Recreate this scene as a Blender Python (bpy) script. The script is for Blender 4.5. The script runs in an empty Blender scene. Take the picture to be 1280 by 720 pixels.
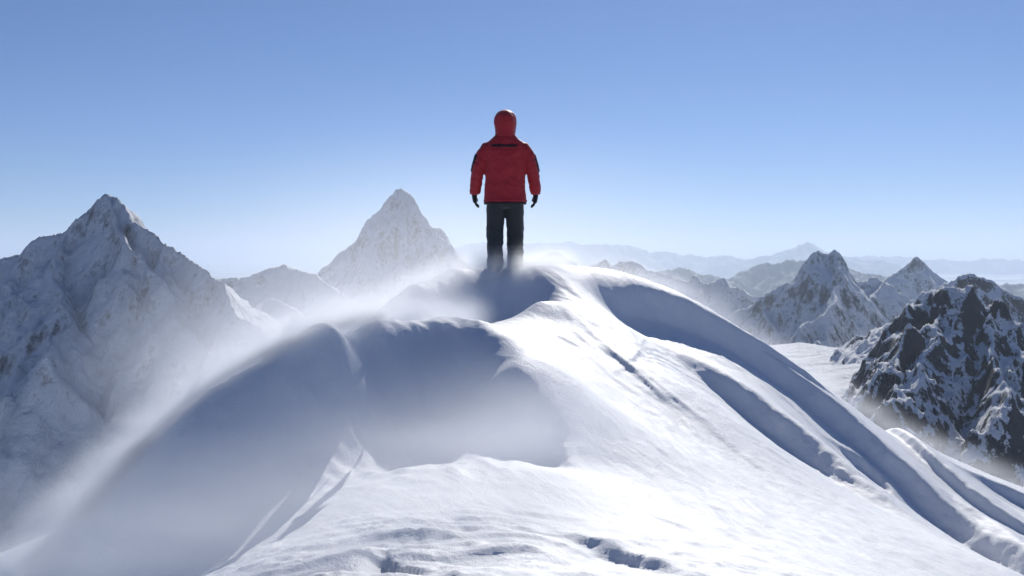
import bpy, bmesh, math, random
import numpy as np
from mathutils import Vector, Matrix

C = bpy.context.scene.collection
scene = bpy.context.scene
R = math.radians
rng = random.Random(7)

# ------------------------------------------------------------------ camera
FPX = 40.0 / 36.0 * 1280.0          # focal length in pixels of the 1280 px wide photograph
HOR = 320.0                          # row of the level line of sight
cam_d = bpy.data.cameras.new('camera')
cam_d.lens = 40.0
cam_d.sensor_width = 36.0
cam_d.shift_y = -(360.0 - HOR) / 1280.0
cam_d.clip_start = 0.05
cam_d.clip_end = 400000.0
cam = bpy.data.objects.new('camera', cam_d)
C.objects.link(cam)
cam.location = (0, 0, 0)
cam.rotation_euler = (R(90), 0, 0)
scene.camera = cam

# ------------------------------------------------------------------ light
SUN_EL, SUN_AZ = 32.5, 14.0           # azimuth clockwise from the view direction (+Y)
world = bpy.data.worlds.new('World')
scene.world = world
world.use_nodes = True
nt = world.node_tree
nt.nodes.clear()
sky = nt.nodes.new('ShaderNodeTexSky')
sky.sky_type = 'NISHITA'
sky.sun_disc = False
sky.sun_elevation = R(SUN_EL)
sky.sun_rotation = R(SUN_AZ)
sky.altitude = 3200.0
sky.air_density = 1.0
sky.dust_density = 1.5
sky.ozone_density = 7.0
bg = nt.nodes.new('ShaderNodeBackground')
bg.inputs['Strength'].default_value = 0.063
wo = nt.nodes.new('ShaderNodeOutputWorld')
tint = nt.nodes.new('ShaderNodeMix')
tint.data_type = 'RGBA'; tint.blend_type = 'MULTIPLY'; tint.inputs['Factor'].default_value = 1.0
tint.inputs[7].default_value = (0.72, 0.88, 1.08, 1)
nt.links.new(sky.outputs[0], tint.inputs[6])
nt.links.new(tint.outputs[2], bg.inputs[0])
nt.links.new(bg.outputs[0], wo.inputs[0])

sun_d = bpy.data.lights.new('sun', 'SUN')
sun_d.energy = 4.15
sun_d.angle = R(0.53)
sun_d.color = (1.0, 0.965, 0.91)
sun = bpy.data.objects.new('sun', sun_d)
C.objects.link(sun)
sdir = Vector((math.sin(R(SUN_AZ)) * math.cos(R(SUN_EL)), math.cos(R(SUN_AZ)) * math.cos(R(SUN_EL)), math.sin(R(SUN_EL))))
sun.rotation_euler = sdir.to_track_quat('Z', 'Y').to_euler()

scene.view_settings.view_transform = 'Standard'
scene.view_settings.look = 'None'
scene.view_settings.gamma = 1.0
scene.view_settings.exposure = 0.06
scene.view_settings.use_curve_mapping = False
scene.render.engine = 'CYCLES'
scene.cycles.volume_bounces = 3
scene.cycles.max_bounces = 6
scene.cycles.volume_step_rate = 2.0

# ------------------------------------------------------------------ helpers
def P(px, py, Y):
    """world point seen at a pixel of the photograph when it lies Y metres away"""
    return ((px - 640.0) / FPX * Y, Y, -(py - HOR) / FPX * Y)

def tag(o, label=None, cat=None, group=None, kind=None):
    if label: o['label'] = label
    if cat: o['category'] = cat
    if group: o['group'] = group
    if kind: o['kind'] = kind
    return o

def _hash(ix, iy, seed):
    h = (ix.astype(np.int64) * 374761393 + iy.astype(np.int64) * 668265263 + seed * 974634777) & 0xffffffff
    h = ((h ^ (h >> 13)) * 1274126177) & 0xffffffff
    h = h ^ (h >> 16)
    return (h & 0xffffff) / float(0x1000000) * 2 * np.pi

def perlin(x, y, seed=0):
    x0 = np.floor(x); y0 = np.floor(y)
    fx = x - x0; fy = y - y0
    ix = x0.astype(np.int64); iy = y0.astype(np.int64)
    u = fx * fx * fx * (fx * (fx * 6 - 15) + 10)
    v = fy * fy * fy * (fy * (fy * 6 - 15) + 10)
    def g(dx, dy):
        a = _hash(ix + dx, iy + dy, seed)
        return np.cos(a) * (fx - dx) + np.sin(a) * (fy - dy)
    n00, n10, n01, n11 = g(0, 0), g(1, 0), g(0, 1), g(1, 1)
    return ((n00 * (1 - u) + n10 * u) * (1 - v) + (n01 * (1 - u) + n11 * u) * v) * 1.5

def fbm(x, y, seed=0, octv=5, gain=0.5, lac=2.03):
    s = np.zeros_like(x); a = 1.0; t = 0
    for i in range(octv):
        s += a * perlin(x, y, seed + i * 17); t += a
        x = x * lac + 13.7; y = y * lac - 7.1; a *= gain
    return s / t

def ridged(x, y, seed=0, octv=5, gain=0.5, lac=2.07):
    s = np.zeros_like(x); a = 1.0; t = 0; w = np.ones_like(x)
    for i in range(octv):
        n = 1 - np.abs(perlin(x, y, seed + i * 31)) * 1.6
        n = np.clip(n, 0, 1) ** 2 * w
        s += a * n; t += a
        w = np.clip(n * 1.8, 0, 1)
        x = x * lac + 5.3; y = y * lac + 9.9; a *= gain
    return s / t

def smooth(a, b, x):
    t = np.clip((x - a) / (b - a), 0, 1)
    return t * t * (3 - 2 * t)

def grid_object(name, X, Y, Z, mat):
    ny, nx = X.shape
    me = bpy.data.meshes.new(name)
    n = nx * ny
    co = np.empty((n, 3), np.float32)
    co[:, 0] = X.ravel(); co[:, 1] = Y.ravel(); co[:, 2] = Z.ravel()
    idx = np.arange(n).reshape(ny, nx)
    q = np.stack([idx[:-1, :-1], idx[:-1, 1:], idx[1:, 1:], idx[1:, :-1]], -1).reshape(-1, 4)
    me.vertices.add(n); me.vertices.foreach_set('co', co.ravel())
    me.loops.add(q.size); me.loops.foreach_set('vertex_index', q.ravel().astype(np.int32))
    me.polygons.add(len(q))
    me.polygons.foreach_set('loop_start', np.arange(0, q.size, 4, dtype=np.int32))
    me.polygons.foreach_set('loop_total', np.full(len(q), 4, np.int32))
    me.polygons.foreach_set('use_smooth', np.ones(len(q), bool))
    me.update(calc_edges=True)
    me.materials.append(mat)
    o = bpy.data.objects.new(name, me)
    C.objects.link(o)
    return o

# ------------------------------------------------------------------ materials
class NT:
    def __init__(s, name):
        s.m = bpy.data.materials.new(name); s.m.use_nodes = True
        s.t = s.m.node_tree; s.t.nodes.clear()
        s.out = s.n('ShaderNodeOutputMaterial')
    def n(s, typ, **kw):
        nd = s.t.nodes.new(typ)
        for k, v in kw.items(): setattr(nd, k, v)
        return nd
    def l(s, a, b): s.t.links.new(a, b)
    def noise(s, vec, scale, detail=4, rough=0.55, dist=0.0):
        nd = s.n('ShaderNodeTexNoise')
        nd.inputs['Scale'].default_value = scale
        nd.inputs['Detail'].default_value = detail
        nd.inputs['Roughness'].default_value = rough
        nd.inputs['Distortion'].default_value = dist
        s.l(vec, nd.inputs['Vector'])
        return nd.outputs[0]
    def mapping(s, vec, scale=(1, 1, 1), rot=(0, 0, 0)):
        mp = s.n('ShaderNodeMapping')
        mp.inputs['Scale'].default_value = scale
        mp.inputs['Rotation'].default_value = rot
        s.l(vec, mp.inputs['Vector'])
        return mp.outputs[0]
    def math(s, op, a, b=None, c=None):
        nd = s.n('ShaderNodeMath', operation=op)
        for i, v in enumerate((a, b, c)):
            if v is None: continue
            if isinstance(v, (int, float)): nd.inputs[i].default_value = v
            else: s.l(v, nd.inputs[i])
        return nd.outputs[0]
    def ramp(s, v, a, b):
        nd = s.n('ShaderNodeMapRange', interpolation_type='SMOOTHSTEP')
        nd.inputs['From Min'].default_value = a
        nd.inputs['From Max'].default_value = b
        s.l(v, nd.inputs['Value'])
        return nd.outputs[0]
    def mix(s, f, a, b):
        nd = s.n('ShaderNodeMix', data_type='RGBA')
        if isinstance(f, float): nd.inputs['Factor'].default_value = f
        else: s.l(f, nd.inputs['Factor'])
        for k, v in ((6, a), (7, b)):
            if isinstance(v, tuple): nd.inputs[k].default_value = (*v, 1)
            else: s.l(v, nd.inputs[k])
        return nd.outputs[2]
    def bsdf(s, col, rough=0.6, spec=0.3, normal=None):
        b = s.n('ShaderNodeBsdfPrincipled')
        if isinstance(col, tuple): b.inputs['Base Color'].default_value = (*col, 1)
        else: s.l(col, b.inputs['Base Color'])
        if isinstance(rough, float): b.inputs['Roughness'].default_value = rough
        else: s.l(rough, b.inputs['Roughness'])
        b.inputs['Specular IOR Level'].default_value = spec
        if normal is not None: s.l(normal, b.inputs['Normal'])
        s.l(b.outputs[0], s.out.inputs['Surface'])
        return b
    def bump(s, h, dist, strength=1.0, normal=None):
        b = s.n('ShaderNodeBump')
        b.inputs['Distance'].default_value = dist
        b.inputs['Strength'].default_value = strength
        s.l(h, b.inputs['Height'])
        if normal is not None: s.l(normal, b.inputs['Normal'])
        return b.outputs[0]

def snow_material():
    k = NT('wind_packed_snow')
    tc = k.n('ShaderNodeTexCoord').outputs['Object']
    streak = k.noise(k.mapping(k.mapping(tc, (1, 1, 1), (0, 0, R(-32))), (1.0, 0.16, 1.0)), 5.0, 6, 0.62, 0.4)
    grain = k.noise(tc, 45.0, 5, 0.65)
    fine = k.noise(tc, 240.0, 3, 0.6)
    n1 = k.bump(streak, 0.016, 0.7)
    n2 = k.bump(grain, 0.006, 0.7, n1)
    n3 = k.bump(fine, 0.0026, 0.9, n2)
    col = k.mix(k.ramp(streak, 0.35, 0.7), (0.87, 0.895, 0.93), (0.92, 0.93, 0.945))
    k.bsdf(col, 0.55, 0.35, n3)
    return k.m

def alpine_material(name, thr, soft, rock=(0.075, 0.07, 0.068), scale=1.0, bumpd=5.0, lo=0.0):
    """snow where the face is gentle, broken rock where it is steep"""
    k = NT(name)
    tc = k.n('ShaderNodeTexCoord').outputs['Object']
    nz = k.n('ShaderNodeSeparateXYZ'); k.l(k.n('ShaderNodeNewGeometry').outputs['Normal'], nz.inputs[0])
    big = k.noise(k.mapping(tc, (1, 1, 0.35)), 0.0045 * scale, 5, 0.6, 0.8)
    med = k.noise(k.mapping(tc, (1, 1, 0.22)), 0.026 * scale, 7, 0.72, 0.9)
    fine = k.noise(k.mapping(tc, (1, 1, 0.7)), 0.11 * scale, 6, 0.7)
    s = k.math('ADD', nz.outputs['Z'], k.math('MULTIPLY', k.math('SUBTRACT', big, 0.5), 0.75))
    s = k.math('ADD', s, k.math('MULTIPLY', k.math('SUBTRACT', med, 0.5), 0.75))
    s = k.math('ADD', s, k.math('MULTIPLY', k.math('SUBTRACT', fine, 0.5), 0.8))
    if lo:                                         # deep unbroken snow below the cliffs
        oz = k.n('ShaderNodeSeparateXYZ'); k.l(tc, oz.inputs[0])
        s = k.math('ADD', s, k.math('MULTIPLY', k.ramp(oz.outputs['Z'], -150.0, -300.0), lo))
    m = k.ramp(s, thr - soft, thr + soft)          # 0 rock, 1 snow
    rk = k.mix(med, tuple(c * 0.55 for c in rock), tuple(c * 1.6 for c in rock))
    col = k.mix(m, rk, (0.84, 0.86, 0.89))
    nrm = k.bump(med, bumpd * 2.0, 1.0)
    nrm = k.bump(fine, bumpd, 1.0, nrm)
    k.bsdf(col, 0.75, 0.15, nrm)
    return k.m

M_snow = snow_material()
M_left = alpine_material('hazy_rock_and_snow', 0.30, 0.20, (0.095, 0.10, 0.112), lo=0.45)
M_mid = alpine_material('alpine_rock_and_snow', 0.44, 0.16, (0.06, 0.066, 0.08), 0.8)
M_rock = alpine_material('dark_crag_and_snow', 0.58, 0.06, (0.022, 0.024, 0.030), 1.3, 3.0)
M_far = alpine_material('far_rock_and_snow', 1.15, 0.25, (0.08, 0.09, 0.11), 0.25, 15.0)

# ------------------------------------------------------------------ the summit ridge
CR1 = [(-80, 830, 7.0), (30, 720, 7.3), (100, 650, 7.5), (180, 562, 7.6), (225, 520, 7.65), (280, 480, 7.75), (350, 440, 8.0),
       (420, 412, 8.5), (480, 401, 9.0), (540, 398, 9.3), (585, 408, 9.2), (608, 440, 8.9), (622, 472, 8.45)]
CR2 = [(430, 425, 11.0), (480, 392, 11.4), (530, 360, 12.0), (580, 343, 12.5), (630, 335, 12.9), (660, 332, 13.0), (700, 332, 13.4), (740, 336, 13.8),
       (800, 350, 14.2), (850, 369, 14.5), (900, 398, 14.5), (950, 430, 14.5), (1000, 463, 14.5), (1050, 496, 14.5), (1110, 533, 14.5),
       (1180, 570, 14.5), (1280, 612, 14.5), (1400, 660, 14.5)]
SURF = [(570, 565, 8.35), (520, 588, 7.55), (450, 612, 7.25), (390, 652, 6.7), (320, 692, 6.35), (250, 728, 6.0), (480, 640, 6.6), (150, 790, 6.5), (50, 850, 6.3),
        (450, 690, 5.8), (640, 720, 5.2), (400, 722, 5.35), (300, 770, 4.95), (640, 620, 7.0), (560, 650, 6.4), (700, 590, 7.5), (640, 562, 7.75), (640, 508, 8.15), (680, 560, 7.9),
        (800, 720, 5.5), (1000, 720, 6.4), (1280, 722, 8.8), (1400, 790, 8.5),
        (660, 402, 11.0), (700, 440, 10.2), (650, 432, 9.8), (760, 500, 9.3), (900, 600, 8.4), (1050, 660, 8.2), (850, 480, 10.3),
        (950, 545, 10.0), (1100, 640, 9.6), (1200, 685, 9.5), (600, 411, 10.4), (600, 414, 12.05), (560, 404, 11.75), (645, 416, 11.9),
        (672, 378, 11.55), (690, 400, 11.2), (674, 350, 12.4), (705, 364, 12.2), (725, 350, 12.9), (780, 400, 12.8), (860, 440, 12.6),
        (960, 500, 12.4), (1060, 570, 12.2), (1200, 640, 12.0), (1280, 672, 11.8),
        (545, 385, 11.9), (500, 405, 11.2), (-60, 722, 11.0), (0, 692, 11.0), (90, 655, 11.0), (170, 612, 10.6)]
ctrl = [P(*p) for p in CR1 + CR2 + SURF]
for i, p in enumerate(CR1[:9]):                      # lee side of the near crest
    x, y, z = P(*p)
    ctrl += [(x - 0.3, y + 0.35, z - 0.20), (x - 0.9, y + 1.1, z - 1.05)]
ctrl = [c for c in ctrl]
for i, p in enumerate(CR2):                           # far side of the summit crest
    x, y, z = P(*p)
    k = 1.0 if p[0] > 620 else 0.9
    dx = -0.3 if p[0] < 620 else 0.25
    ctrl += [(x + dx, y + 0.9, z - 0.42 * k), (x + dx * 3, y + 2.6, z - 2.4 * k)]
# the shoulder the photographer stands on
ctrl += [(-0.5, 2.0, -1.55), (1.5, 2.5, -1.62), (-0.5, -1.0, -1.62), (3.5, 0.0, -2.1), (-2.5, 2.5, -2.1), (-4.5, 0.0, -3.2),
         (5.5, 3.5, -2.9), (-4.5, 4.5, -2.9), (0.2, 4.0, -1.5), (7.0, 8.0, -3.6)]
# steep faces under the two lips
for (px, py, Y) in [(540, 470, 9.0), (480, 475, 8.8), (575, 500, 8.8), (480, 535, 8.3), (410, 500, 8.2), (330, 555, 7.7), (250, 600, 7.45), (395, 572, 7.8), (455, 465, 8.72), (452, 515, 8.35), (440, 565, 7.95), (170, 640, 7.3), (620, 375, 12.45), (590, 375, 12.3)]:
    ctrl.append(P(px, py, Y))
ctrl = np.array(ctrl)
SOFT = np.full(len(ctrl), 0.002)
SOFT[-14:] = 0.08

def tps_fit(pts):
    x = pts[:, :2]; n = len(x)
    d = np.sqrt(((x[:, None] - x[None]) ** 2).sum(-1)) + 1e-9
    K = d * d * np.log(d) + np.diag(SOFT)
    Pm = np.hstack([np.ones((n, 1)), x])
    A = np.zeros((n + 3, n + 3)); A[:n, :n] = K; A[:n, n:] = Pm; A[n:, :n] = Pm.T
    return np.linalg.solve(A, np.concatenate([pts[:, 2], np.zeros(3)]))
TW = tps_fit(ctrl)
def tps(x, y):
    s = TW[-3] + TW[-2] * x + TW[-1] * y
    for i in range(len(ctrl)):
        r2 = (x - ctrl[i, 0]) ** 2 + (y - ctrl[i, 1]) ** 2 + 1e-12
        s = s + TW[i] * 0.5 * r2 * np.log(r2)
    return s

def skyline(px, y0, y1):
    t = np.linspace(y0, y1, 300)
    return (HOR - tps((px - 640) / FPX * t, t) / t * FPX).min()
for it in range(6):                                   # settle the crest so that it neither bulges nor sags between its points
    for i, (px, py, Y) in enumerate(CR1[:10]):
        err = py - skyline(px, 5.0, 10.0)
        ctrl[i, 2] -= 0.6 * err / FPX * Y
    TW = tps_fit(ctrl)

def hit(px, py, y0=3.0, y1=16.0):
    """first point of the smooth ridge under a pixel"""
    t = np.linspace(y0, y1, 1400)
    x = (px - 640) / FPX * t; z = -(py - HOR) / FPX * t
    below = np.nonzero(tps(x, t) > z)[0]
    i = below[0] if len(below) else len(t) - 1
    return np.array([x[i], t[i]])

def drift(X, Y, poly, A, B, w1, w2, w3, wig=0.0, seed=0, taper=0.15):
    """wind-cut drift edge: gentle behind, a steep scarp on the near left side"""
    pts = np.array(poly)
    seg = np.linalg.norm(np.diff(pts, axis=0), axis=1); L = np.concatenate([[0], np.cumsum(seg)])
    best = np.full(X.shape, 1e9); sd = np.zeros(X.shape); tt = np.zeros(X.shape)
    for i in range(len(pts) - 1):
        a = pts[i]; d = pts[i + 1] - a; l2 = (d ** 2).sum(); l = math.sqrt(l2)
        t = np.clip(((X - a[0]) * d[0] + (Y - a[1]) * d[1]) / l2, 0, 1)
        ex = X - a[0] - t * d[0]; ey = Y - a[1] - t * d[1]
        dd = np.sqrt(ex ** 2 + ey ** 2)
        side = (d[1] * (X - a[0]) - d[0] * (Y - a[1])) / l
        m = dd < best
        best = np.where(m, dd, best); sd = np.where(m, np.sign(side) * dd, sd); tt = np.where(m, (L[i] + t * l) / L[-1], tt)
    d = sd
    if wig: d = d + wig * fbm(X * 2.2, Y * 2.2, seed, 5, 0.55)
    env = smooth(0, taper, tt) * smooth(0, taper, 1 - tt)
    rise = A * np.exp(-(np.clip(-d, 0, None) / (1.2 * w1)) ** 2)
    face = A - (A + B) * smooth(0, w2, d)
    out = np.where(d < 0, rise, np.where(d < w2, face, -B * np.exp(-(np.clip(d - w2, 0, None) / (1.2 * w3)) ** 2)))
    return out * env

def axis(lo, hi, step, ends_lo, ends_hi, growth):
    a = list(np.arange(lo, hi, step)); s = step
    while a[-1] < ends_hi: s *= growth; a.append(a[-1] + s)
    s = step
    while a[0] > ends_lo: s *= growth; a.insert(0, a[0] - s)
    return np.array(a)

def build_ridge():
    ax = axis(-4.2, 7.5, 0.021, -900, 900, 1.07)
    ay = axis(3.2, 15.4, 0.023, -500, 1100, 1.07)
    X, Y = np.meshgrid(ax, ay)
    xc = np.clip(X, -6.0, 8.5); yc = np.clip(Y, -1.5, 17.0)
    near = (X > -6.5) & (X < 9) & (Y > -2) & (Y < 17.5)
    Z = tps(xc, yc)
    dx = np.maximum(0, np.abs(X - xc)); dyp = np.maximum(0, Y - yc); dym = np.maximum(0, yc - Y)
    out = np.sqrt(dx ** 2 + dyp ** 2 + (dym * 0.45) ** 2)
    Z = Z - out * 0.98
    far = smooth(2, 60, out)
    Z += far * (fbm(X / 45, Y / 45, 3, 6) * 14 * smooth(2, 200, out) + ridged(X / 120, Y / 120, 8, 5) * 18 * smooth(10, 200, out))
    Z = np.maximum(Z, -930 + fbm(X / 200, Y / 200, 5, 3) * 8)
    xn, yn = X[near], Y[near]
    D = np.zeros_like(xn)
    def f(pix, *a, **k):
        nonlocal D
        q = np.array([hit(px, py) for px, py in pix])
        if len(q) >= 5:                                    # iron out kinks
            t = np.linspace(0, 1, len(q)); q = np.stack([np.polyval(np.polyfit(t, q[:, j], 2), np.linspace(0, 1, 14)) for j in (0, 1)], 1)
        D += drift(xn, yn, q, *a, **k)
    # long scarps running down the right flank
    f([(725, 350), (765, 355), (805, 366), (850, 388), (900, 416), (960, 455), (1020, 495), (1075, 532), (1130, 570), (1200, 622), (1280, 680), (1360, 740), (1440, 800)],
      0.10, 0.17, 0.30, 0.26, 0.6, 0.06, 11, 0.22)
    f([(755, 386), (800, 402), (860, 442), (920, 490), (980, 535), (1050, 585), (1130, 635), (1210, 690)], 0.13, 0.19, 0.45, 0.34, 0.9, 0.045, 21, 0.5)
    f([(1015, 528), (1050, 546), (1085, 566), (1110, 590), (1135, 618)], 0.06, 0.06, 0.25, 0.12, 0.5, 0.08, 31, 0.5)
    f([(1090, 515), (1140, 556), (1200, 600), (1290, 650), (1400, 715)], 0.05, 0.10, 0.2, 0.15, 0.4, 0.03, 41, 0.35)
    f([(1180, 575), (1230, 597), (1300, 632), (1380, 672), (1440, 700)], 0.05, 0.09, 0.2, 0.13, 0.4, 0.03, 43, 0.4)
    pass
    f([(700, 398), (760, 442), (840, 502), (930, 562), (1020, 622), (1110, 690)], 0.012, 0.022, 0.2, 0.12, 0.35, 0.03, 55, 0.5)
    f([(900, 407), (940, 432), (980, 457), (1020, 484), (1070, 515)], 0.03, 0.05, 0.12, 0.08, 0.15, 0.05, 59, 0.4)
    f([(1150, 590), (1190, 622), (1230, 652), (1270, 685), (1310, 715)], 0.04, 0.06, 0.25, 0.18, 0.4, 0.03, 60, 0.4)
    # broken snow in front of the hollow and at the photographer's feet
    f([(640, 500), (665, 522), (700, 555), (740, 590)], 0.03, 0.06, 0.25, 0.14, 0.35, 0.2, 61, 0.4)
    f([(670, 658), (780, 690), (900, 735)], 0.02, 0.045, 0.25, 0.10, 0.3, 0.035, 71, 0.45)
    f([(410, 735), (440, 700), (480, 688), (520, 690)], 0.04, 0.07, 0.25, 0.20, 0.5, 0.04, 75, 0.5)
    # sastrugi and crust
    wx, wy = -0.52, 0.855                                # wind-carved streaks run up the slope
    u = xn * wx + yn * wy; v = xn * wy - yn * wx
    u = u + 0.25 * fbm(xn, yn, 91, 3); v = v + 0.12 * fbm(xn * 1.3, yn * 1.3, 92, 3)
    right = smooth(-0.1, 1.0, xn - (9.5 - yn) * 0.12)
    fore = smooth(7.1, 6.0, yn) * smooth(3.6, 1.5, np.abs(xn + 0.1))
    st = fbm(u * 0.55, v * 3.4, 101, 5, 0.55)
    D += right * (0.035 * st + 0.014 * ridged(u * 0.7, v * 5.5, 105, 4)) * (0.45 + 0.9 * smooth(-0.1, 0.4, fbm(xn * 0.6, yn * 0.6, 107, 3)))
    n = fbm(xn * 1.3 + 0.3 * yn, yn * 2.6, 111, 5, 0.5)
    for j, (lv, amp) in enumerate([(0.05, 0.012), (0.2, 0.011), (-0.14, 0.010)]):
        D += fore * amp * smooth(lv, lv + 0.045, n + 0.06 * fbm(xn * 9, yn * 9, 112 + j, 3))
    D += fore * (0.022 * fbm(xn * 1.8, yn * 3.4, 121, 4, 0.5) + 0.05 * (ridged(xn * 0.55 + 0.15 * yn, yn * 1.7, 123, 4, 0.5) - 0.4))
    # cauliflower texture of the rimed face of the left hump
    lf = smooth(0.3, -0.4, xn + 0.05 * (yn - 8)) * smooth(6.9, 7.7, yn)
    D += lf * (0.055 * fbm(xn * 1.8 + yn, yn * 1.4 - xn * 0.6, 131, 6, 0.55) + 0.022 * ridged(xn * 3 + 1.5 * yn, yn * 3, 133, 4))
    D += 0.006 * fbm(xn * 7, yn * 7, 141, 4, 0.6)
    edge = smooth(-6.5, -5.5, xn) * smooth(9, 8, xn) * smooth(-2, -1, yn) * smooth(17.5, 16.5, yn)
    Z[near] += D * edge
    o = grid_object('snow_ridge', X, Y, Z, M_snow)
    tag(o, 'wind blown white snow summit ridge the person in red stands on', 'snow ridge', kind='structure')
    return o, (ax, ay, Z)
ridge, RG = build_ridge()

def ridge_z(x, y):
    ax, ay, Z = RG
    return float(Z[np.searchsorted(ay, y), np.searchsorted(ax, x)])

# ------------------------------------------------------------------ the valley floor
def build_valley():
    m = NT('valley_snow')
    tc = m.n('ShaderNodeTexCoord').outputs['Object']
    n1 = m.noise(tc, 0.0006, 7, 0.65)
    col = m.mix(m.ramp(n1, 0.42, 0.58), (0.16, 0.17, 0.18), (0.7, 0.73, 0.77))
    m.bsdf(col, 0.8, 0.1)
    a = axis(-4000, 4000, 80, -150000, 150000, 1.10)
    X, Y = np.meshgrid(a, a)
    Z = -900 + 30 * fbm(X / 1500, Y / 1500, 201, 4) + 120 * ridged(X / 9000, Y / 9000, 203, 4) * smooth(3000, 12000, np.hypot(X, Y)) - 40
    o = grid_object('ground', X, Y, Z, m.m)
    tag(o, 'snowy valley floor far below the summit ridge', 'ground', kind='structure')
build_valley()

# ------------------------------------------------------------------ mountains
FLOOR = -960.0
def spur(start, ang, slope, length, n, wander, rs, s):
    """a side ridge falling from the main crest"""
    x, y, z = start; pts = [(x, y, z, s)]
    for i in range(n):
        st = length / n * rs.uniform(0.7, 1.3)
        ang += rs.uniform(-wander, wander)
        x += math.cos(ang) * st; y += math.sin(ang) * st
        z -= st * slope * rs.uniform(0.5, 1.5)
        pts.append((x, y, z, s))
    return pts

def mountain(name, label, lines, mat, res, box, seed=1, rough=1.0, spurs=9, spur_len=500, spur_slope=0.72, s=1.25, L=900.0, back=0.5,
             amp=1.0, feature=140.0, kind='structure', cat='mountain', jag=1.0, crest=0.12):
    rs = random.Random(seed)
    segs = []
    ridges = []
    for ln in lines:
        sl = ln.get('s', s)
        pts = [(*P(*p), sl) for p in ln['p']]
        fine = []
        for a, b in zip(pts[:-1], pts[1:]):
            for t in (0, 0.5):
                q = tuple(a[i] + (b[i] - a[i]) * t for i in range(4))
                if t: q = (q[0], q[1] + rs.uniform(-0.3, 0.3) * abs(b[0] - a[0]), q[2] + rs.uniform(-0.12, 0.10) * jag * abs(b[0] - a[0]), q[3])
                fine.append(q)
        fine.append(pts[-1])
        ridges.append(fine)
        if ln.get('spurs', True):
            for k in range(spurs):
                f = (k + rs.uniform(0.2, 0.8)) / spurs * (len(fine) - 1)
                i = int(f); t = f - i
                st = tuple(fine[i][j] + (fine[i + 1][j] - fine[i][j]) * t for j in range(3))
                st = (st[0], st[1], st[2] - feature * 0.12)
                ang = R(-90) + rs.uniform(-0.75, 0.75)
                sp = spur(st, ang, spur_slope, spur_len * rs.uniform(0.6, 1.3), 6, 0.35, rs, s)
                ridges.append(sp)
                for h in range(3):
                    q = sp[rs.randint(1, 4)]
                    ridges.append(spur((q[0], q[1], q[2] - 6), ang + rs.choice((-1, 1)) * rs.uniform(0.6, 1.1), spur_slope * 1.1,
                                       spur_len * rs.uniform(0.25, 0.5), 4, 0.35, rs, s * 1.05))
                if rs.random() < 0.35:
                    ridges.append(spur(st, -ang, spur_slope, spur_len, 4, 0.3, rs, s))
    x0, x1, y0, y1 = box
    ax = np.linspace(x0, x1, int((x1 - x0) / res)); ay = np.linspace(y0, y1, int((y1 - y0) / (res * 1.35)))
    X, Y = np.meshgrid(ax, ay)
    w = feature * 0.28
    Xw = X + w * fbm(X / feature, Y / feature, seed * 7 + 1, 4)
    Yw = Y + w * fbm(X / feature + 9, Y / feature - 4, seed * 7 + 2, 4)
    Z = np.full(X.shape, -1e9); Dm = np.full(X.shape, 1e9); Sm = np.full(X.shape, s)
    for rd in ridges:
        for a, b in zip(rd[:-1], rd[1:]):
            dx, dy = b[0] - a[0], b[1] - a[1]; l2 = dx * dx + dy * dy + 1e-9
            t = np.clip(((Xw - a[0]) * dx + (Yw - a[1]) * dy) / l2, 0, 1)
            d = np.hypot(Xw - a[0] - t * dx, Yw - a[1] - t * dy)
            z = a[2] + (b[2] - a[2]) * t - a[3] * d / (1 + d / L) ** 0.35
            if a[3] < 0.3: z = z - np.maximum(0, d - 260) * 0.9
            m = z > Z
            Z = np.where(m, z, Z); Dm = np.where(m, d, Dm); Sm = np.where(m, a[3], Sm)
    near = smooth(0, feature * 0.35, Dm)
    calm = np.clip(Sm / s, 0.06, 1)
    Z += amp * feature * 0.30 * (ridged(X / feature, Y / feature * 0.8, seed * 7 + 3, 6, 0.55) - 0.35) * (crest + (1 - crest) * near) * calm
    Z += amp * feature * 0.09 * fbm(X / feature * 4, Y / feature * 4, seed * 7 + 4, 5, 0.6) * (0.35 + 0.65 * near) * calm * 1.3
    ed = np.minimum(np.minimum(X - x0, x1 - X), np.minimum(Y - y0, y1 - Y)) / (min(x1 - x0, y1 - y0) * 0.12)
    Z = np.maximum(Z, FLOOR) * smooth(0, 1, ed) + FLOOR * (1 - smooth(0, 1, ed))
    o = grid_object(name, X, Y, Z, mat)
    return tag(o, label, cat, kind=kind)

mountain('mountain', 'big hazy snow and rock peak filling the left of the photo', [
    {'p': [(-160, 330, 1950), (-80, 300, 1900), (0, 322, 1850), (22, 318, 1800), (30, 308, 1790), (48, 294, 1780), (75, 290, 1780), (90, 274, 1790), (108, 261, 1800),
           (122, 246, 1800), (135, 241, 1800), (148, 246, 1795), (165, 260, 1780), (190, 281, 1750), (215, 303, 1720), (250, 331, 1680), (268, 347, 1650),
           (300, 380, 1600), (340, 432, 1540), (390, 500, 1460), (450, 570, 1380)]},
    {'p': [(135, 244, 1798), (165, 300, 1700), (200, 350, 1640), (230, 400, 1580), (270, 450, 1500)], 'spurs': False},
    {'p': [(75, 293, 1775), (60, 350, 1690), (85, 400, 1600), (60, 440, 1500)], 'spurs': False}],
    M_left, 2.6, (-1500, 250, 950, 2400), seed=3, spurs=8, spur_len=420, feature=120, amp=0.9, jag=0.5, s=1.5, spur_slope=0.9)

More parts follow.
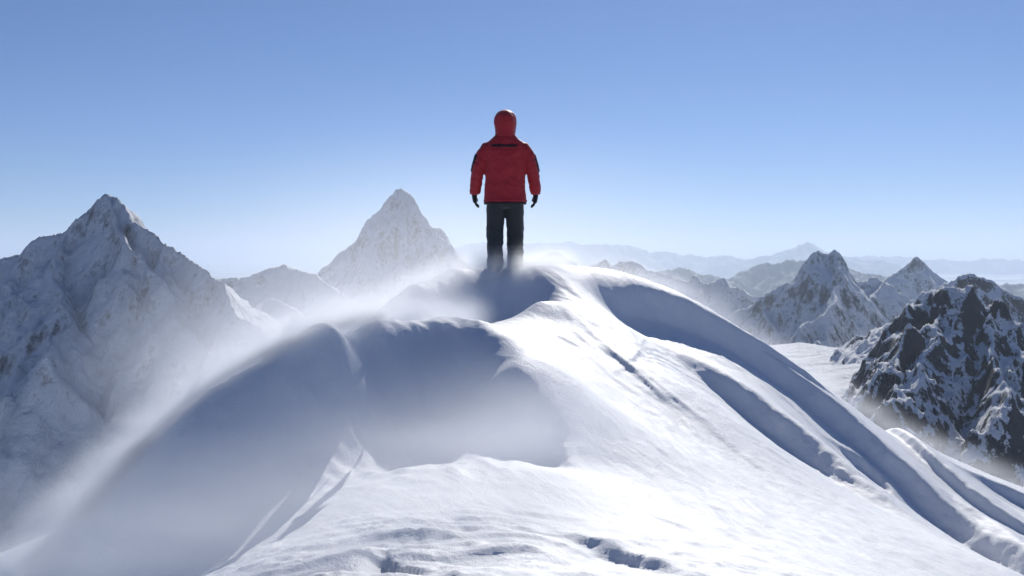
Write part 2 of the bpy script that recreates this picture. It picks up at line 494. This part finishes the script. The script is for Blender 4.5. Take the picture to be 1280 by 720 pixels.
mountain('mountain', 'pointed hazy peak to the left of the person', [
    {'p': [(300, 440, 2950), (350, 395, 3050), (385, 362, 3100), (412, 330, 3150), (430, 312, 3180), (446, 297, 3200), (458, 288, 3200), (470, 266, 3200), (480, 249, 3200),
           (489, 240, 3200), (496, 236, 3200), (504, 236, 3200), (513, 242, 3200), (523, 258, 3200), (534, 275, 3200), (552, 288, 3210), (564, 302, 3220), (572, 316, 3240),
           (584, 332, 3260), (620, 352, 3300), (700, 390, 3400)]},
    {'p': [(500, 240, 3198), (505, 280, 3100), (500, 320, 3000), (520, 370, 2850)], 'spurs': False}],
    M_mid, 4.2, (-1300, 450, 2100, 3900), seed=5, spurs=9, spur_len=420, feature=120, amp=0.8, s=1.5, spur_slope=0.95, jag=0.6, crest=0.3)

mountain('mountain', 'low hazy snow shoulder between the left peak and the pointed peak', [
    {'p': [(200, 380, 2900), (270, 348, 2700), (300, 346, 2650), (335, 336, 2650), (352, 330, 2650), (375, 338, 2650), (400, 342, 2600), (440, 372, 2550), (480, 410, 2500)]},
    {'p': [(268, 348, 2300), (300, 378, 2200), (330, 420, 2080), (350, 460, 2000)], 's': 0.8, 'spurs': False},
    {'p': [(330, 372, 2400), (380, 392, 2300), (410, 410, 2200)], 's': 0.8, 'spurs': False}],
    M_mid, 4.2, (-1150, 0, 1500, 3300), seed=8, spurs=5, spur_len=300, feature=110, amp=0.6, jag=0.5)

mountain('mountain', 'dark craggy rock mountain streaked with snow at the right edge', [
    {'p': [(1075, 500, 1500), (1090, 478, 1540), (1105, 455, 1580), (1118, 430, 1640), (1128, 408, 1700), (1142, 388, 1760), (1160, 368, 1800), (1172, 360, 1800), (1184, 357, 1800),
           (1196, 362, 1800), (1212, 370, 1800), (1228, 384, 1790), (1244, 378, 1790), (1258, 390, 1780), (1272, 398, 1770), (1300, 412, 1760), (1380, 430, 1760), (1500, 420, 1800)]},
    {'p': [(1184, 360, 1795), (1170, 400, 1700), (1150, 440, 1600), (1130, 480, 1500), (1120, 510, 1420)], 'spurs': False},
    {'p': [(1250, 384, 1780), (1240, 430, 1660), (1260, 480, 1540), (1230, 530, 1440)], 'spurs': False},
    {'p': [(1000, 428, 2900), (1040, 440, 2500), (1075, 452, 2150), (1110, 462, 1900)], 's': 0.16, 'spurs': False},
    {'p': [(1055, 428, 2500), (1085, 418, 2350), (1110, 400, 2200), (1150, 380, 2100)], 's': 0.8, 'spurs': False}],
    M_rock, 2.6, (200, 2000, 900, 3300), seed=12, spurs=10, spur_len=330, feature=95, amp=1.35, s=1.35, jag=1.4, crest=0.9, spur_slope=0.85)

mountain('mountain', 'jagged twin topped blue grey peak behind the right flank', [
    {'p': [(840, 430, 4000), (900, 402, 4000), (925, 388, 4000), (948, 372, 4000), (965, 364, 4000), (985, 352, 4000), (1000, 341, 4000), (1008, 326, 4000), (1013, 317, 4000), (1022, 311, 4000),
           (1031, 317, 4000), (1038, 315, 4000), (1046, 310, 4000), (1053, 320, 4000), (1062, 333, 4000), (1072, 350, 4000), (1085, 350, 4050), (1095, 344, 4100), (1105, 350, 4100),
           (1120, 364, 4100), (1150, 385, 4100), (1200, 410, 4100)]},
    {'p': [(1046, 313, 3995), (1050, 350, 3850), (1040, 380, 3700), (1000, 410, 3500)], 'spurs': False},
    {'p': [(1105, 352, 4090), (1075, 385, 3850), (1060, 400, 3700), (1030, 425, 3500), (1000, 440, 3350)], 'spurs': False}],
    M_mid, 5.0, (350, 2100, 2900, 4800), seed=15, spurs=10, spur_len=520, feature=170, amp=0.8, s=1.5, spur_slope=0.9, jag=0.9, crest=0.3)

mountain('mountain', 'distant steep blue pyramid peak right of the twin topped peak', [
    {'p': [(1040, 400, 5600), (1080, 366, 5500), (1100, 352, 5500), (1118, 340, 5500), (1130, 331, 5500), (1142, 319, 5500), (1152, 328, 5500), (1165, 340, 5500), (1182, 354, 5500),
           (1215, 372, 5550), (1260, 385, 5600)]}],
    M_mid, 7.0, (1100, 3300, 4300, 6400), seed=18, spurs=6, spur_len=600, feature=200, amp=0.6, s=1.4, jag=0.5, spur_slope=0.9)

mountain('mountain', 'smooth grey summit rising behind the dark craggy mountain', [
    {'p': [(1130, 395, 3300), (1160, 372, 3300), (1182, 352, 3300), (1200, 344, 3300), (1212, 339, 3300), (1226, 346, 3300), (1240, 354, 3300), (1262, 366, 3300), (1290, 372, 3300),
           (1340, 366, 3300), (1420, 380, 3300)]}],
    M_rock, 5.0, (800, 2700, 2500, 4100), seed=21, spurs=6, spur_len=420, feature=150, amp=0.7, s=1.1, jag=0.6)

mountain('mountain', 'small dark dome peak on the skyline just right of the legs', [
    {'p': [(620, 352, 5000), (660, 332, 5000), (676, 322, 5000), (688, 315, 5000), (698, 314, 5000), (708, 320, 5000), (722, 328, 5000), (750, 342, 5000)]}],
    M_mid, 6.0, (-500, 900, 4000, 5800), seed=24, spurs=5, spur_len=420, feature=140, amp=0.5, jag=0.5)

mountain('mountain', 'row of low blue crags along the skyline above the right crest', [
    {'p': [(715, 350, 4600), (740, 330, 4600), (748, 328, 4600), (757, 322, 4600), (764, 331, 4600), (776, 325, 4600), (788, 325, 4600), (800, 330, 4550), (815, 338, 4550), (840, 346, 4500),
           (856, 352, 4500), (862, 346, 4500), (870, 343, 4500), (877, 352, 4500), (890, 354, 4500), (900, 349, 4450), (906, 347, 4450), (912, 358, 4400), (930, 362, 4400), (960, 372, 4400), (1000, 400, 4400)]}],
    M_mid, 6.0, (100, 1700, 3500, 5400), seed=27, spurs=9, spur_len=420, feature=120, amp=0.7, s=1.35, jag=1.3)

def far_range(label, pix, seed, Y, res):
    xs = [P(*p, Y)[0] for p in pix]
    dep = Y * 0.16
    return mountain('mountain_range', label, [{'p': [(*p, Y) for p in pix]}], M_far, res, (min(xs) - Y * 0.03, max(xs) + Y * 0.03, Y - dep, Y + dep * 0.8), seed=seed,
                    spurs=14, spur_len=Y * 0.06, feature=Y * 0.013, amp=0.9, s=0.75, L=Y * 0.1, jag=0.7, crest=0.7, spur_slope=0.3, cat='mountain range')
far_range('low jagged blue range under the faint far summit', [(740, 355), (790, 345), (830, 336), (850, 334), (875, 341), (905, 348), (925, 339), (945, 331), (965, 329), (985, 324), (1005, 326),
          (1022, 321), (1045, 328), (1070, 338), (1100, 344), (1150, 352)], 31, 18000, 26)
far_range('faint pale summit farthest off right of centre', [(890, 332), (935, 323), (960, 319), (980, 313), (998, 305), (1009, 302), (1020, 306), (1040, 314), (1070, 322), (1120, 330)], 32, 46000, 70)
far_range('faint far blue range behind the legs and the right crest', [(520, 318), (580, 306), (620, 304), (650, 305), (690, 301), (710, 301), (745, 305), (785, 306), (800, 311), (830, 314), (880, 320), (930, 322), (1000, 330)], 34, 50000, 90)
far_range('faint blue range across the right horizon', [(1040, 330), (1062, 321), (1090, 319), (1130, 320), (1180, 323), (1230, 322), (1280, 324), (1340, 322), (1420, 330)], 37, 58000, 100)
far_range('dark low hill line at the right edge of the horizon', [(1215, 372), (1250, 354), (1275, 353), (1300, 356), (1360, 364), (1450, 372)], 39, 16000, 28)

# ------------------------------------------------------------------ haze
def build_haze():
    bm = bmesh.new()
    bmesh.ops.create_cube(bm, size=1.0)
    me = bpy.data.meshes.new('haze'); bm.to_mesh(me); bm.free()
    o = bpy.data.objects.new('haze', me); C.objects.link(o)
    top, bot = 1300.0, -1000.0
    o.scale = (330000, 330000, top - bot); o.location = (0, 0, (top + bot) / 2)
    m = bpy.data.materials.new('haze_air'); m.use_nodes = True
    t = m.node_tree; t.nodes.clear()
    v = t.nodes.new('ShaderNodeVolumePrincipled'); out = t.nodes.new('ShaderNodeOutputMaterial')
    v.inputs['Color'].default_value = (0.70, 0.83, 1.0, 1)
    v.inputs['Density'].default_value = 2.9e-5
    v.inputs['Anisotropy'].default_value = 0.35
    t.links.new(v.outputs[0], out.inputs['Volume'])
    me.materials.append(m)
    tag(o, 'pale blue mountain haze filling the air between the peaks', 'haze', kind='stuff')
build_haze()

# ------------------------------------------------------------------ the person
def ring_tube(bm, pts, n=20, sq=2.0):
    """closed tube through (x, y, z, rx, ry); rx across, ry front to back"""
    rings = []
    for i, p in enumerate(pts):
        a = Vector(pts[max(i - 1, 0)][:3]); b = Vector(pts[min(i + 1, len(pts) - 1)][:3])
        t = (b - a).normalized()
        up = Vector((0, 1, 0)) - t * t.y
        if up.length < 0.45: up = Vector((0, 0, 1)) - t * t.z
        up.normalize(); side = up.cross(t).normalized()
        ring = []
        for k in range(n):
            an = 2 * math.pi * k / n
            c, s_ = math.cos(an), math.sin(an)
            c = math.copysign(abs(c) ** (2 / sq), c); s_ = math.copysign(abs(s_) ** (2 / sq), s_)
            ring.append(bm.verts.new(Vector(p[:3]) + side * (c * p[3]) + up * (s_ * p[4])))
        rings.append(ring)
    for r0, r1 in zip(rings[:-1], rings[1:]):
        for k in range(n):
            bm.faces.new((r0[k], r0[(k + 1) % n], r1[(k + 1) % n], r1[k]))
    bm.faces.new(list(reversed(rings[0]))); bm.faces.new(rings[-1])

def ball(bm, c, r, seg=16):
    bmesh.ops.create_uvsphere(bm, u_segments=seg, v_segments=seg // 2 + 2, radius=1.0,
                              matrix=Matrix.Translation(c) @ Matrix.Diagonal((*r, 1)))

def part(name, bm, mat, parent=None, voxel=None, smooth_it=4, wrinkle=None, label=None):
    bmesh.ops.recalc_face_normals(bm, faces=bm.faces[:])
    me = bpy.data.meshes.new(name); bm.to_mesh(me); bm.free()
    o = bpy.data.objects.new(name, me); C.objects.link(o)
    if voxel:
        r = o.modifiers.new('r', 'REMESH'); r.mode = 'VOXEL'; r.voxel_size = voxel
        if smooth_it:
            s_ = o.modifiers.new('s', 'SMOOTH'); s_.iterations = smooth_it; s_.factor = 0.5
        dg = bpy.context.evaluated_depsgraph_get(); dg.update()
        nm = bpy.data.meshes.new_from_object(o.evaluated_get(dg))
        o.modifiers.clear(); o.data = nm; nm.name = name
        me = nm
    me.polygons.foreach_set('use_smooth', np.ones(len(me.polygons), bool))
    if wrinkle:
        n = len(me.vertices)
        co = np.empty(n * 3); me.vertices.foreach_get('co', co); co = co.reshape(-1, 3)
        no = np.empty(n * 3); me.vertices.foreach_get('normal', no); no = no.reshape(-1, 3)
        co = co + no * wrinkle(co)[:, None]
        me.vertices.foreach_set('co', co.ravel()); me.update()
    me.materials.clear(); me.materials.append(mat)
    if parent: o.parent = parent
    if label: o['label'] = label
    return o

def cloth_material(name, col, rough=0.75, bump=0.004, sheen=0.2):
    k = NT(name)
    tc = k.n('ShaderNodeTexCoord').outputs['Object']
    n1 = k.noise(tc, 9, 4, 0.6); n2 = k.noise(tc, 320, 2, 0.5)
    c = k.mix(n1, tuple(v * 0.8 for v in col), tuple(min(1, v * 1.2) for v in col))
    b = k.bsdf(c, rough, 0.3, k.bump(n2, 0.0008, 0.6, k.bump(n1, bump * 2, 0.8)))
    b.inputs['Sheen Weight'].default_value = sheen
    return k.m
M_red = cloth_material('red_shell_fabric', (0.46, 0.026, 0.034), 0.6)
M_dark = cloth_material('charcoal_shell_fabric', (0.05, 0.055, 0.055), 0.75)
M_black = cloth_material('black_glove_fabric', (0.015, 0.016, 0.02), 0.7)
M_strip = cloth_material('dark_print', (0.03, 0.012, 0.02), 0.6)
M_skin = cloth_material('skin', (0.55, 0.33, 0.25), 0.5, 0.001, 0.0)

FEET = Vector(P(631.5, 336, 12.9))
FEET.z = ridge_z(FEET.x, FEET.y) - 0.07

def hand_tubes(bm, sgn, grow=1.0):
    """palm, four fingers of different length and a thumb, hanging and slightly curled"""
    w = Vector((sgn * 0.338, 0.05, 0.875))
    ring_tube(bm, [(w.x, w.y, w.z + 0.03, .026 * grow, .03 * grow), (w.x, w.y + .004, w.z - .02, .020 * grow, .036 * grow),
                   (w.x - sgn * .004, w.y + .010, w.z - .065, .018 * grow, .044 * grow), (w.x - sgn * .008, w.y + .012, w.z - .092, .015 * grow, .040 * grow)], 14)
    for k, ln in enumerate((0.052, 0.060, 0.058, 0.046)):
        fy = w.y + 0.044 - k * 0.0225
        r = 0.0095 * grow
        b = Vector((w.x - sgn * .008, fy, w.z - .086))
        ring_tube(bm, [(b.x, b.y, b.z + .03, r, r), (b.x, b.y, b.z, r * 1.05, r * 1.05), (b.x - sgn * .012, b.y + .002, b.z - ln * .5, r, r),
                       (b.x - sgn * .032, b.y + .002, b.z - ln * .85, r * .9, r * .9), (b.x - sgn * .044, b.y + .002, b.z - ln * .98, r * .6, r * .6)], 8)
    r = 0.012 * grow
    ring_tube(bm, [(w.x - sgn * .004, w.y + .025, w.z - .01, r, r), (w.x - sgn * .014, w.y + .052, w.z - .035, r, r),
                   (w.x - sgn * .024, w.y + .060, w.z - .062, r * .95, r * .95), (w.x - sgn * .032, w.y + .060, w.z - .078, r * .6, r * .6)], 10)

def fwd(s_, z): return (0.07 if s_ > 0 else -0.025) * min(1.0, max(0.0, (0.85 - z) / 0.8))

def arm_line(g, sgn):
    return [(sgn * .12, 0, 1.395, .055 * g, .07 * g), (sgn * .19, .0, 1.375, .070 * g, .078 * g), (sgn * .248, -.005, 1.29, .070 * g, .076 * g),
            (sgn * .288, -.012, 1.17, .064 * g, .070 * g), (sgn * .304, -.005, 1.10, .062 * g, .066 * g),
            (sgn * .324, .02, 0.99, .058 * g, .060 * g), (sgn * .337, .045, 0.895, .053 * g, .054 * g)]

def build_person():
    # body: one continuous figure
    bm = bmesh.new()
    ring_tube(bm, [(0, .02, .80, .15, .11), (0, .01, .90, .165, .12), (0, .0, 1.02, .145, .10), (0, 0, 1.18, .16, .105), (0, 0, 1.32, .18, .11),
                   (0, 0, 1.42, .165, .095), (0, .005, 1.48, .075, .065), (0, .015, 1.55, .058, .06), (0, .02, 1.60, .055, .055)])
    ball(bm, (0, .025, 1.675), (.077, .095, .115), 24)
    ball(bm, (0, .06, 1.615), (.052, .052, .045), 16)                      # jaw
    ring_tube(bm, [(0, .105, 1.70, .008, .006), (0, .122, 1.675, .011, .010), (0, .132, 1.655, .016, .012), (0, .112, 1.645, .014, .006)], 10)   # nose
    ball(bm, (0, .106, 1.622), (.024, .010, .006)); ball(bm, (0, .104, 1.611), (.021, .010, .007))
    for s_ in (-1, 1):
        ball(bm, (s_ * .078, .02, 1.665), (.010, .020, .032), 12)
        ball(bm, (s_ * .03, .098, 1.70), (.022, .010, .007), 12)
        ring_tube(bm, [(p[0], p[1], p[2], p[3] * .72, p[4] * .72) for p in arm_line(1.0, s_)] + [(s_ * .338, .05, .87, .024, .028)])
        hand_tubes(bm, s_, 0.85)
        ring_tube(bm, [(q[0], q[1] + fwd(s_, q[2]), *q[2:]) for q in [(s_ * .085, .01, .88, .085, .10), (s_ * .10, .015, .70, .078, .088), (s_ * .112, .02, .48, .055, .062), (s_ * .116, .0, .36, .052, .06),
                       (s_ * .118, -.005, .12, .036, .042), (s_ * .118, 0, .06, .038, .05), (s_ * .12, .03, .025, .04, .055)]])
        f0 = fwd(s_, 0)
        ring_tube(bm, [(s_ * .118, -.05 + f0, .045, .032, .03), (s_ * .12, .05 + f0, .04, .04, .03), (s_ * .124, .15 + f0, .03, .042, .018)], 12)
    me_o = part('person', bm, M_skin, None, 0.0085, 3)
    tag(me_o, 'person in a hooded red jacket and dark trousers standing on the crest, seen from behind', 'person')
    me_o.location = FEET
    me_o.scale = (1.03, 1.03, 1.035)
    for s_ in (-1, 1):
        b = bmesh.new(); ball(b, (s_ * .031, .103, 1.684), (.013, .011, .010), 12)
        k = cloth_material('eye', (0.5, 0.5, 0.5), 0.2, 0.0, 0.0) if s_ < 0 else part.eye
        part.eye = k
        part('eye', b, k, me_o)
    # jacket
    def wr(co):
        x, y, z = co[:, 0], co[:, 1], co[:, 2]
        w = 0.013 * fbm(x * 6 + y * 2, z * 9, 301, 4) + 0.003 * ridged(x * 5 + z * 3, z * 10 + x * 9, 303, 3)
        arm = np.abs(x) > 0.235
        w = w + np.where(arm, 0.0025 * np.sin(z * 55 + x * 30 + 5 * fbm(x * 8, z * 8, 305, 2)), 0)
        cuffs = np.exp(-((z - 0.80) / 0.012) ** 2) * (np.abs(x) < .26) * 0.008
        seam = -0.006 * np.exp(-((z - 1.36 - 0.0 * x) / 0.006) ** 2) * (np.abs(x) < .2)
        return w + cuffs + seam
    bm = bmesh.new()
    ring_tube(bm, [(0, .01, .765, .226, .165), (0, .01, .80, .232, .170), (0, .005, .92, .222, .158), (0, 0, 1.04, .218, .152), (0, 0, 1.18, .228, .156),
                   (0, -.003, 1.30, .236, .155), (0, -.005, 1.37, .232, .145), (0, -.005, 1.43, .205, .13), (0, -.005, 1.48, .150, .115), (0, -.003, 1.52, .112, .105),
                   (0, .0, 1.545, .098, .098), (0, .005, 1.56, .094, .094)], 32, 2.4)
    for s_ in (-1, 1):
        ring_tube(bm, [(p[0], p[1], p[2], p[3] * 1.05, p[4] * 1.1) for p in arm_line(1.06, s_)], 20)
    jk = part('jacket', bm, M_red, me_o, 0.010, 3, wr)
    # hood with a front opening
    bm = bmesh.new()
    nu, nv = 36, 26
    grid = []
    for j in range(nv):
        f = j / (nv - 1)
        row = []
        zc = 1.50 + f * 0.305
        prof = [(0, .112), (.12, .110), (.3, .116), (.5, .127), (.7, .122), (.84, .098), (.93, .068), (1, .012)]
        for (a, ra), (b_, rb) in zip(prof[:-1], prof[1:]):
            if a <= f <= b_: r = ra + (rb - ra) * (f - a) / (b_ - a)
        yc = -.008 + .02 * f
        for i in range(nu):
            an = R(90) + R(38) * (1 - 0.4 * f) + (2 * math.pi - 2 * R(38) * (1 - 0.4 * f)) * i / (nu - 1)
            wob = 1 + 0.035 * math.sin(an * 3 + f * 9) * f + 0.025 * math.sin(an * 7 + f * 4)
            row.append(bm.verts.new((math.cos(an) * r * wob, yc + math.sin(an) * r * 1.15 * wob, zc)))
        grid.append(row)
    for a, b_ in zip(grid[:-1], grid[1:]):
        for i in range(nu - 1): bm.faces.new((a[i], a[i + 1], b_[i + 1], b_[i]))
    me = bpy.data.meshes.new('hood'); bm.to_mesh(me); bm.free()
    hd = bpy.data.objects.new('hood', me); C.objects.link(hd)
    so = hd.modifiers.new('t', 'SOLIDIFY'); so.thickness = 0.012
    sb = hd.modifiers.new('b', 'SUBSURF'); sb.levels = 1; sb.render_levels = 1
    dg = bpy.context.evaluated_depsgraph_get(); dg.update()
    nm = bpy.data.meshes.new_from_object(hd.evaluated_get(dg)); hd.modifiers.clear(); hd.data = nm
    nm.polygons.foreach_set('use_smooth', np.ones(len(nm.polygons), bool))
    nm.materials.clear(); nm.materials.append(M_red); hd.parent = jk
    # cap seen at the back of the head, hem, cuffs, printed strip, dark shoulder trim
    bm = bmesh.new()
    ring_tube(bm, [(0, .01, .762, .233, .172), (0, .01, .785, .237, .176)], 36, 2.4)
    part('hem', bm, M_strip, jk)
    for s_ in (-1, 1):
        bm = bmesh.new()
        ring_tube(bm, [(s_ * .336, .038, .925, .056, .060), (s_ * .338, .05, .880, .053, .057)], 18)
        part('cuff', bm, M_red, jk)
    def back_patch(name, u0, u1, z0, z1, mat, off, n=24, m=5, jag=0.0):
        b = bmesh.new(); g = []
        dgm = bpy.context.evaluated_depsgraph_get()
        for j in range(m):
            row = []
            for i in range(n):
                x = u0 + (u1 - u0) * i / (n - 1); z = z0 + (z1 - z0) * j / (m - 1)
                ok, loc, nor, _ = jk.ray_cast(Vector((x, -1, z)), Vector((0, 1, 0)))
                y = loc.y - off if ok else -0.15
                row.append(b.verts.new((x, y, z)))
            g.append(row)
        for a, c in zip(g[:-1], g[1:]):
            for i in range(n - 1): b.faces.new((a[i], a[i + 1], c[i + 1], c[i]))
        top = [v for r_ in g for v in r_]
        o = part(name, b, mat, jk)
        sm = o.modifiers.new('t', 'SOLIDIFY'); sm.thickness = 0.003; sm.offset = 0
        return o
    # the dark lettering across the shoulders: too small and blurred in the photo to read
    x = -0.150
    for wd in (.030, .022, .028, .020, .030, .024, .030, .026, .022, .024):
        hgt = 0.030 + 0.006 * ((wd * 1000) % 3)
        back_patch('print_mark', x, x + wd - .002, 1.392 - hgt / 2 + abs(x) * .02, 1.392 + hgt / 2, M_strip, 0.003, 4, 3)
        x += wd + 0.002
    # shoulder panels
    for s_ in (-1, 1):
        bm = bmesh.new(); al = arm_line(1.06, s_)
        pts = [(p[0] + s_ * .018, p[1] + 0.004, p[2] + .006, p[3] * .98, p[4] * .80) for p in al[2:5]]
        ring_tube(bm, pts, 18)
        part('sleeve_panel', bm, M_strip, jk, 0.01, 3)
    # trousers
    def wt(co):
        x, y, z = co[:, 0], co[:, 1], co[:, 2]
        return 0.010 * fbm(x * 8, z * 9 + y * 4, 311, 4) + 0.008 * ridged(x * 5 + y * 3, z * 12, 313, 3) * smooth(.75, .2, z)
    bm = bmesh.new()
    ring_tube(bm, [(0, .01, .97, .165, .12), (0, .01, .86, .200, .135), (0, .01, .77, .205, .135), (0, .01, .72, .190, .12)], 28, 2.4)
    for s_ in (-1, 1):
        ring_tube(bm, [(q[0], q[1] + fwd(s_, q[2]), *q[2:]) for q in [(s_ * .098, .01, .80, .108, .128), (s_ * .106, .012, .68, .104, .118), (s_ * .112, .02, .48, .095, .10), (s_ * .112, .006, .34, .090, .096),
                       (s_ * .112, .0, .18, .086, .094), (s_ * .112, .0, .06, .090, .098)]], 22)
    part('trousers', bm, M_dark, me_o, 0.010, 3, wt)
    for s_ in (-1, 1):
        bm = bmesh.new(); hand_tubes(bm, s_, 1.45)
        part('glove', bm, M_black, me_o, 0.0045, 2)
        bm = bmesh.new()
        ring_tube(bm, [(s_ * .119, -.005, .17, .06, .07), (s_ * .119, -.005, .09, .055, .07), (s_ * .12, .02, .03, .056, .11), (s_ * .12, .03, .0, .054, .12)], 18)
        ring_tube(bm, [(s_ * .12, -.09, .035, .046, .035), (s_ * .12, .05, .035, .052, .038), (s_ * .123, .17, .028, .05, .028), (s_ * .123, .20, .026, .03, .018)], 16)
        bt = part('boot', bm, M_black, me_o, 0.007, 3)
        bt.location.y = fwd(s_, 0)
        bm = bmesh.new()
        ring_tube(bm, [(s_ * .12, -.12, .005, .048, .010), (s_ * .12, .05, .005, .054, .010), (s_ * .123, .20, .008, .044, .010)], 14)
        part('sole', bm, M_black, bt)
    me_o.rotation_euler = (0, 0, R(2))
build_person()

# ------------------------------------------------------------------ blown snow
def spindrift_material(name, density, aniso=0.55, color=(0.95, 0.97, 1.0)):
    m = bpy.data.materials.new(name); m.use_nodes = True
    t = m.node_tree; t.nodes.clear()
    v = t.nodes.new('ShaderNodeVolumePrincipled'); out = t.nodes.new('ShaderNodeOutputMaterial')
    v.inputs['Color'].default_value = (*color, 1)
    v.inputs['Anisotropy'].default_value = aniso
    v.inputs['Density'].default_value = density
    v.inputs['Density Attribute'].default_value = 'density'
    t.links.new(v.outputs[0], out.inputs['Volume'])
    return m

def spindrift(name, label, line, rad, density, wind, pad, vox, noise_scale, thr=(0.35, 0.75), gap=0.4, zup=1.0, fade=None):
    """cloud of blown snow around a crest line: density falls with distance and breaks up into wind-drawn streaks"""
    me = bpy.data.meshes.new(name)
    me.from_pydata([tuple(p) for p in line], [(i, i + 1) for i in range(len(line) - 1)], [])
    o = bpy.data.objects.new(name, me); C.objects.link(o)
    g = bpy.data.node_groups.new(name + '_nodes', 'GeometryNodeTree')
    g.interface.new_socket('Geometry', in_out='INPUT', socket_type='NodeSocketGeometry')
    g.interface.new_socket('Geometry', in_out='OUTPUT', socket_type='NodeSocketGeometry')
    N = g.nodes; Lk = g.links
    gi = N.new('NodeGroupInput'); go = N.new('NodeGroupOutput')
    pos = N.new('GeometryNodeInputPosition')
    prox = N.new('GeometryNodeProximity'); prox.target_element = 'EDGES'
    # squash the vertical so that the cloud hugs the crest
    Lk.new(gi.outputs[0], prox.inputs['Geometry'] if 'Geometry' in prox.inputs else prox.inputs[0])
    def mth(op, a, b=None, c=None):
        nd = N.new('ShaderNodeMath'); nd.operation = op
        for i, v in enumerate((a, b, c)):
            if v is None: continue
            if isinstance(v, (int, float)): nd.inputs[i].default_value = v
            else: Lk.new(v, nd.inputs[i])
        return nd.outputs[0]
    sp = None
    for s_ in prox.inputs:
        if 'Position' in s_.name: sp = s_
    Lk.new(pos.outputs[0], sp)
    d = prox.outputs['Distance']; near = prox.outputs['Position']
    sub = N.new('ShaderNodeVectorMath'); sub.operation = 'SUBTRACT'
    Lk.new(pos.outputs[0], sub.inputs[0]); Lk.new(near, sub.inputs[1])
    sc = N.new('ShaderNodeVectorMath'); sc.operation = 'MULTIPLY'; sc.inputs[1].default_value = (1, 1, zup)
    Lk.new(sub.outputs[0], sc.inputs[0])
    ln = N.new('ShaderNodeVectorMath'); ln.operation = 'LENGTH'; Lk.new(sc.outputs[0], ln.inputs[0])
    f = mth('SUBTRACT', 1.0, mth('DIVIDE', ln.outputs['Value'], rad))
    f = mth('MAXIMUM', f, 0.0)
    f = mth('POWER', f, 2.2)
    vr = N.new('ShaderNodeVectorRotate'); vr.rotation_type = 'Z_AXIS'; vr.inputs['Angle'].default_value = -wind
    Lk.new(pos.outputs[0], vr.inputs['Vector'])
    st = N.new('ShaderNodeVectorMath'); st.operation = 'MULTIPLY'; st.inputs[1].default_value = (0.22, 1.0, 1.9)
    Lk.new(vr.outputs[0], st.inputs[0])
    nz = N.new('ShaderNodeTexNoise'); nz.inputs['Scale'].default_value = noise_scale; nz.inputs['Detail'].default_value = 4
    nz.inputs['Roughness'].default_value = 0.6; nz.inputs['Distortion'].default_value = 0.5
    Lk.new(st.outputs[0], nz.inputs['Vector'])
    mr = N.new('ShaderNodeMapRange'); mr.inputs['From Min'].default_value = thr[0]; mr.inputs['From Max'].default_value = thr[1]
    mr.inputs['To Min'].default_value = gap; mr.inputs['To Max'].default_value = 1.6
    Lk.new(nz.outputs[0], mr.inputs['Value'])
    dens = mth('MULTIPLY', f, mr.outputs[0])
    vc = N.new('GeometryNodeVolumeCube')
    xs = np.array(line)
    lo = xs.min(0) - pad; hi = xs.max(0) + pad
    vc.inputs['Min'].default_value = tuple(lo); vc.inputs['Max'].default_value = tuple(hi)
    for i, ax_ in enumerate('XYZ'):
        vc.inputs['Resolution ' + ax_].default_value = max(4, int((hi[i] - lo[i]) / vox))
    Lk.new(dens, vc.inputs['Density'])
    sm = N.new('GeometryNodeSetMaterial'); mat = spindrift_material(name + '_air', density)
    sm.inputs['Material'].default_value = mat
    Lk.new(vc.outputs[0], sm.inputs[0]); Lk.new(sm.outputs[0], go.inputs[0])
    me.materials.append(mat)
    md = o.modifiers.new('spindrift', 'NODES'); md.node_group = g
    tag(o, label, 'spindrift', kind='stuff')
    return o

def crest_line(pix, up=0.0, off=(0, 0)):
    out = []
    for px, py, Y in pix:
        x, y, z = P(px, py, Y)
        out.append((x + off[0], y + off[1], z + up))
    return out

spindrift('spindrift', 'blown snow glowing along the near hump crest', crest_line(CR1[1:11], 0.05, (-0.08, 0.28)), 0.38, 8.0, R(160), 0.42, 0.035, 2.0, zup=1.2)
spindrift('spindrift', 'thin bright line of blown snow streaming off the edge of the left hump', crest_line(CR1[1:9], 0.035, (-0.04, 0.15)), 0.13, 26.0, R(160), 0.2, 0.022, 3.0, zup=1.2)
spindrift('spindrift', 'blown snow whipping over the crest around the boots', crest_line([(510, 378, 11.8), (570, 350, 12.3), (632, 340, 12.6), (690, 337, 13.0)], 0.05), 0.50, 7.0,
          R(165), 0.6, 0.05, 1.6, zup=1.5, gap=0.2)
spindrift('spindrift', 'thin blown snow along the long right crest', crest_line([(740, 337, 13.9), (800, 350, 14.3), (850, 369, 14.6), (900, 398, 14.6), (950, 430, 14.6), (1000, 463, 14.6), (1050, 496, 14.6),
          (1110, 533, 14.6), (1180, 570, 14.6), (1280, 612, 14.6)], 0.03), 0.4, 1.8, R(200), 0.4, 0.05, 2.0, zup=1.2)
spindrift('spindrift', 'soft veil of drifting snow in the hollow under the near hump', crest_line([(120, 720, 5.6), (300, 668, 5.9), (450, 622, 6.1), (600, 580, 6.7), (680, 560, 7.3)], 0.10), 1.1, 1.15, R(170), 1.0,
          0.05, 1.6, zup=1.6)
spindrift('snow_plume', 'large pale plume of blown snow drifting off the left side of the ridge', crest_line([(570, 375, 17), (480, 405, 21), (400, 440, 25), (280, 480, 32)], 0.0), 6.0, 0.15, R(165), 6.1, 0.4, 0.2, zup=1.9)
